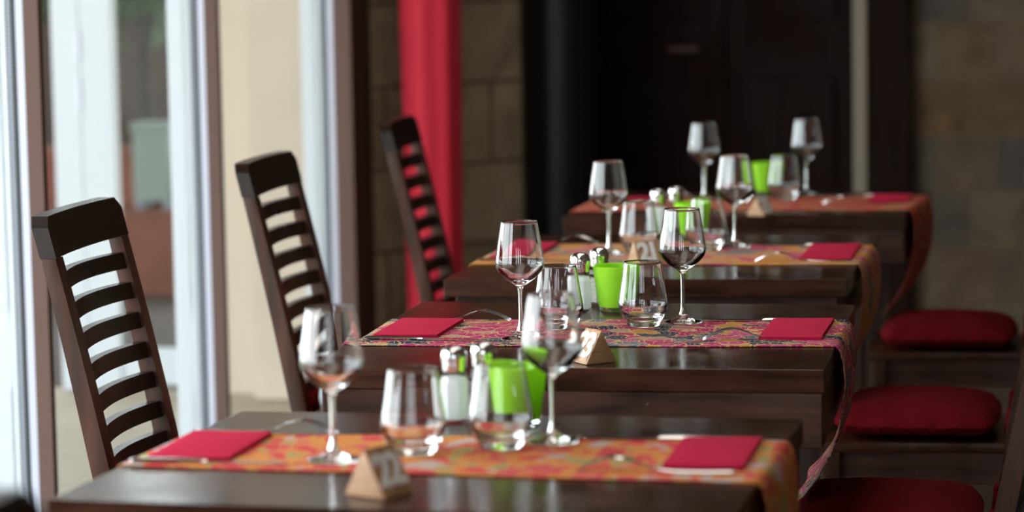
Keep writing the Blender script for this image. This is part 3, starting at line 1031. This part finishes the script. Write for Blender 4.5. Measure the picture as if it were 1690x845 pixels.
T = ['the nearest table', 'the sharply focused second table', 'the third table', 'the farthest table']
WINE = [((-0.958, 3.535), (-0.698, 3.700)), ((-0.936, 4.682), (-0.692, 4.913)), ((-1.004, 6.005), (-0.751, 6.161)), ((-0.967, 7.291), (-0.717, 7.438))]
TUMB = [((-0.866, 3.600), (-0.760, 3.655)), ((-0.893, 4.800), (-0.755, 4.865)), ((-0.944, 6.040), (-0.805, 6.105)), ((-0.880, 7.27), (-0.765, 7.330))]
SALT = [(-0.866, 3.850), (-0.900, 5.060), (-0.958, 6.420), (-1.00, 7.48)]
PEPP = [(-0.833, 3.895), (-0.880, 5.150), (-0.925, 6.485), (-0.965, 7.53)]
VOT = [(-0.776, 3.845), (-0.838, 5.085), (-0.868, 6.345), (-0.826, 7.505)]
for i in range(4):
    put(P_wine, *WINE[i][0], CZ - 0.0006, 0.3 * i, 'stemmed wine glass, left of the two on ' + T[i])
    put(P_wine, *WINE[i][1], CZ - 0.0006, 0.9 * i, 'stemmed wine glass, right of the two on ' + T[i])
    put(P_tumb, *TUMB[i][0], CZ - 0.0006, 0.4 * i, 'stemless water tumbler, left of the two on ' + T[i])
    put(P_tumb, *TUMB[i][1], CZ - 0.0006, 0.7 * i, 'stemless water tumbler, right of the two on ' + T[i])
    put(P_vot, *VOT[i], TOPZ + 0.0004, 0.2 * i, 'bright green glass candle holder on ' + T[i])
    if i < 3:
        put(P_salt, *SALT[i], TOPZ + 0.0004, 0.10, 'chrome-capped salt shaker full of white salt on ' + T[i], 'glass salt shakers')
        put(P_pep, *PEPP[i], TOPZ + 0.0004, 0.25, 'chrome-capped pepper shaker behind the salt on ' + T[i], 'glass pepper shakers')

# left (x0, x1, y0, y1) and right napkins
NAPL = [(-1.205, -1.092, 3.515, 3.712), (-1.196, -1.082, 4.690, 4.900), (-1.245, -1.150, 5.895, 6.200), (-1.170, -1.095, 7.225, 7.330)]
NAPR = [(-0.526, -0.421, 3.522, 3.734), (-0.537, -0.430, 4.708, 4.948), (-0.586, -0.478, 5.905, 6.195), (-0.543, -0.441, 7.232, 7.420)]
for i in range(4):
    for nm, nn in (('left', NAPL), ('right', NAPR)):
        x0, x1, y0, y1 = nn[i]
        napkin((x0 + x1) / 2, (y0 + y1) / 2, x1 - x0, y1 - y0, 0.0, 'folded crimson napkin at the %s end of %s' % (nm, T[i]), CZ - 0.0008)
FORKL = [(-1.205, 3.722, 0.02), (-1.200, 4.908, 0.01), (-1.262, 6.210, -0.02), (-1.20, 7.338, 0.0)]
FORKR = [(-0.428, 3.490, math.pi - 0.04), (-0.430, 4.722, math.pi + 0.15), (-0.474, 5.880, math.pi), (-0.452, 7.190, math.pi)]
KNIFL = [(-1.222, 3.497, 0.0), (-1.205, 4.662, -0.05), (-1.262, 5.862, 0.0), (-1.215, 7.19, 0.0)]
KNIFR = [(-0.455, 3.729, math.pi), (-0.450, 4.941, math.pi + 0.01), (-0.495, 6.189, math.pi), (-0.460, 7.413, math.pi)]
for i in range(4):
    put(P_fork, FORKL[i][0], FORKL[i][1], CZ - 0.0004, FORKL[i][2], 'steel fork lying tines-down beyond the left napkin on ' + T[i])
    put(P_fork, FORKR[i][0], FORKR[i][1], CZ - 0.0004, FORKR[i][2], 'steel fork lying tines-down in front of the right napkin on ' + T[i])
    put(P_knife, KNIFL[i][0], KNIFL[i][1], CZ - 0.0008, KNIFL[i][2], 'steel knife in front of the left napkin on ' + T[i])
    put(P_knife, KNIFR[i][0], KNIFR[i][1], CZ - 0.0008, KNIFR[i][2], 'steel knife behind the right napkin on ' + T[i])

number_block('22', (-0.887, 3.318), (-0.829, 3.290), 0.058, 'wooden number block with a white 22 near the front edge of the nearest table', True)
number_block('23', (-0.777, 4.410), (-0.733, 4.447), 0.048, 'wooden number block with a white 23 on the sharply focused second table', False)
number_block('21', (-0.938, 5.835), (-0.905, 5.790), 0.058, 'wooden number block with a white 21 on the third table', True)
number_block('25', (-0.812, 6.895), (-0.766, 6.875), 0.058, 'wooden number block with a white 25 on the farthest table', True)

# ------------------------------------------------------------------ chairs
# local frame: +x towards the table, origin on the floor under the back posts at seat height
BACKW = 0.205
def back_x(z):
    # recline of the back above the seat, splay of the leg below it
    if z >= 0.46:
        t_ = (z - 0.46) / 0.52
        return -0.113 * (0.86 * t_ + 0.14 * t_ * t_)
    return -0.045 * ((0.46 - z) / 0.46) ** 1.6
def make_chair():
    r = thing('dining_chair', '', 'chair', group='dark ladder-back dining chairs')
    for s in (-1, 1):
        bm = bmesh.new()
        zs = [0.0, 0.1, 0.2, 0.3, 0.38, 0.46, 0.55, 0.65, 0.75, 0.85, 0.9115]
        def sect(i, z, s=s):
            x = back_x(z); d_ = 0.0135 + 0.004 * max(0, 1 - abs(z - 0.46) / 0.4)
            y0, y1 = s * (BACKW - 0.040), s * BACKW
            return [Vector((x - d_, min(y0, y1), z)), Vector((x + d_, min(y0, y1), z)), Vector((x + d_, max(y0, y1), z)), Vector((x - d_, max(y0, y1), z))]
        add_sweep(bm, zs, sect)
        bmesh.ops.bevel(bm, geom=[e for e in bm.edges if abs((e.verts[0].co - e.verts[1].co).normalized().z) > 0.8], offset=0.003, segments=2, profile=0.6, affect='EDGES')
        obj('back_post', bm, M['chair'], r, angle=35)
    def slat(z0, z1, name, x_bow, th, full=False):
        bm = bmesh.new()
        hw = BACKW if full else BACKW - 0.038
        n = 20
        lo, hi, lob, hib = [], [], [], []
        for k in range(n + 1):
            u = -1 + 2 * k / n
            y = u * hw
            bow = -x_bow * (1 - u * u)
            zz1 = z1
            if full:      # rounded upper corners
                e_ = (abs(u) - 0.90) / 0.10
                if e_ > 0: zz1 = z1 - 0.018 * (1 - math.sqrt(max(0, 1 - e_ * e_)))
            xa, xb = back_x(z0) + bow, back_x(zz1) + bow
            lo.append(bm.verts.new((xa + th, y, z0))); hi.append(bm.verts.new((xb + th, y, zz1)))
            lob.append(bm.verts.new((xa - th, y, z0))); hib.append(bm.verts.new((xb - th, y, zz1)))
        for k in range(n):
            bm.faces.new((lo[k], lo[k + 1], hi[k + 1], hi[k]))
            bm.faces.new((lob[k + 1], lob[k], hib[k], hib[k + 1]))
            bm.faces.new((hi[k], hi[k + 1], hib[k + 1], hib[k]))
            bm.faces.new((lob[k], lob[k + 1], lo[k + 1], lo[k]))
        bm.faces.new((lo[0], hi[0], hib[0], lob[0])); bm.faces.new((lo[n], lob[n], hib[n], hi[n]))
        obj(name, bm, M['chair_h'], r, angle=40)
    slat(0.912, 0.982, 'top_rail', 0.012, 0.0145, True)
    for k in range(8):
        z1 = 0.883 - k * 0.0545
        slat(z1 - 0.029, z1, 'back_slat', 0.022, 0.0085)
    # seat board and rails
    bm = bmesh.new()
    add_prism(bm, [(-0.012, -0.178), (0.385, -0.200), (0.385, 0.200), (-0.012, 0.178)], 0.418, 0.438, 0.004, 2)
    obj('seat', bm, M['chair'], r, angle=35)
    for nm, lo, hi in (('seat_rail', (0.352, -0.160, 0.355), (0.372, 0.160, 0.4175)), ('seat_rail', (0.016, -0.185, 0.355), (0.350, -0.165, 0.4175)), ('seat_rail', (0.016, 0.165, 0.355), (0.350, 0.185, 0.4175))):
        obj(nm, box(lo, hi, 0.002), M['edge'], r)
    for s in (-1, 1):
        obj('front_leg', box((0.340, s * 0.180 - 0.019, 0.0), (0.378, s * 0.180 + 0.019, 0.4175), 0.003), M['chair'], r, angle=35)
        obj('stretcher', box((-0.016, s * 0.180 - 0.010, 0.16), (0.342, s * 0.180 + 0.010, 0.185), 0.002), M['chair'], r, angle=35)
    return r
def make_cushion():
    r = thing('seat_cushion', '', 'cushion', group='dark red chair cushions')
    bm = bmesh.new()
    nx, ny = 26, 26
    def P(u, v, top):
        # superellipse plan
        a = math.pi / 4 * 0
        x, y = 0.166 * u, 0.200 * v
        k = (abs(u) ** 4 + abs(v) ** 4)
        x *= 1 - 0.10 * abs(v) ** 3 * abs(u); y *= 1 - 0.10 * abs(u) ** 3 * abs(v)
        e_ = max(abs(u), abs(v))
        z = 0.030 + (1 if top else -1) * 0.028 * math.sqrt(max(0, 1 - e_ ** 3.2))
        if top:
            z += 0.016 * (1 - u * u) * (1 - v * v)
            z -= 0.005 * math.exp(-((u) ** 2 + v ** 2) * 30)
            z += 0.0015 * math.sin(14 * u + 3 * v) * e_ ** 3
        return (0.185 + x, y, max(z, 0.0))
    tops = [[bm.verts.new(P(-1 + 2 * a / nx, -1 + 2 * b_ / ny, True)) for b_ in range(ny + 1)] for a in range(nx + 1)]
    bots = [[bm.verts.new(P(-1 + 2 * a / nx, -1 + 2 * b_ / ny, False)) for b_ in range(ny + 1)] for a in range(nx + 1)]
    for a in range(nx):
        for b_ in range(ny):
            bm.faces.new((tops[a][b_], tops[a + 1][b_], tops[a + 1][b_ + 1], tops[a][b_ + 1]))
            bm.faces.new((bots[a][b_], bots[a][b_ + 1], bots[a + 1][b_ + 1], bots[a + 1][b_]))
    bmesh.ops.remove_doubles(bm, verts=bm.verts, dist=0.0004)
    c = obj('cushion_pad', bm, M['cushion'], r, smooth=True)
    for s in (-1, 1):
        bm = bmesh.new()
        n = 14
        # gathered tie looped at the back corner
        rows = []
        for k in range(n + 1):
            t_ = k / n
            rows.append([bm.verts.new((0.006 - 0.004 * math.sin(20 * t_), s * (0.085 + 0.075 * t_), 0.012 + 0.004 * math.sin(25 * t_))),
                         bm.verts.new((0.000 + 0.006 * math.sin(22 * t_), s * (0.085 + 0.075 * t_), 0.050 + 0.006 * math.sin(17 * t_)))])
        for a, b_ in zip(rows[:-1], rows[1:]):
            bm.faces.new((a[0], b_[0], b_[1], a[1]))
        o = obj('tie', bm, M['cushion'], r, smooth=True)
        md = o.modifiers.new('thickness', 'SOLIDIFY'); md.thickness = 0.004
    return r
P_chair, P_cush = make_chair(), make_cushion()
CH = [  # x, y centre, rz, label place
    (-1.630, 4.745, 0.03, 'ladder-back chair left of the second table, nearest of the three'),
    (-1.622, 5.900, 0.03, 'ladder-back chair left of the third table, before the cream wall'),
    (-1.640, 7.190, 0.07, 'ladder-back chair left of the farthest table, before the red curtain'),
    (-0.135, 4.740, math.pi, 'chair at the bottom right corner, right of the second table'),
    (-0.135, 5.770, math.pi, 'chair at the right end of the third table, partly outside the right edge'),
    (-0.130, 7.020, math.pi, 'chair at the right end of the farthest table, against the stone wall')]
CUL = ['red cushion on the left chair of the second table, hidden behind the nearest tabletop',
       'red cushion just showing beneath the slats of the left chair at the third table',
       'red cushion on the left chair of the farthest table, behind the third tabletop',
       'dark red cushion at the bottom right corner, lowest of the three on the right',
       'dark red cushion right of the third table, middle of the three on the right',
       'dark red cushion right of the farthest table, highest of the three on the right']
for k, (x, y, rz, lab) in enumerate(CH):
    put(P_chair, x, y, 0.0, rz, 'dark wooden ' + lab)
    dx = 0.012
    put(P_cush, x + dx * math.cos(rz), y + dx * math.sin(rz), 0.4385, rz, CUL[k])
# a chair of the table in front, only a corner of its back reaches the picture
put(P_chair, -0.762, 2.02, 0.0, 0.0, 'dark wooden chair corner, blurred and cut off at the bottom left of the picture')
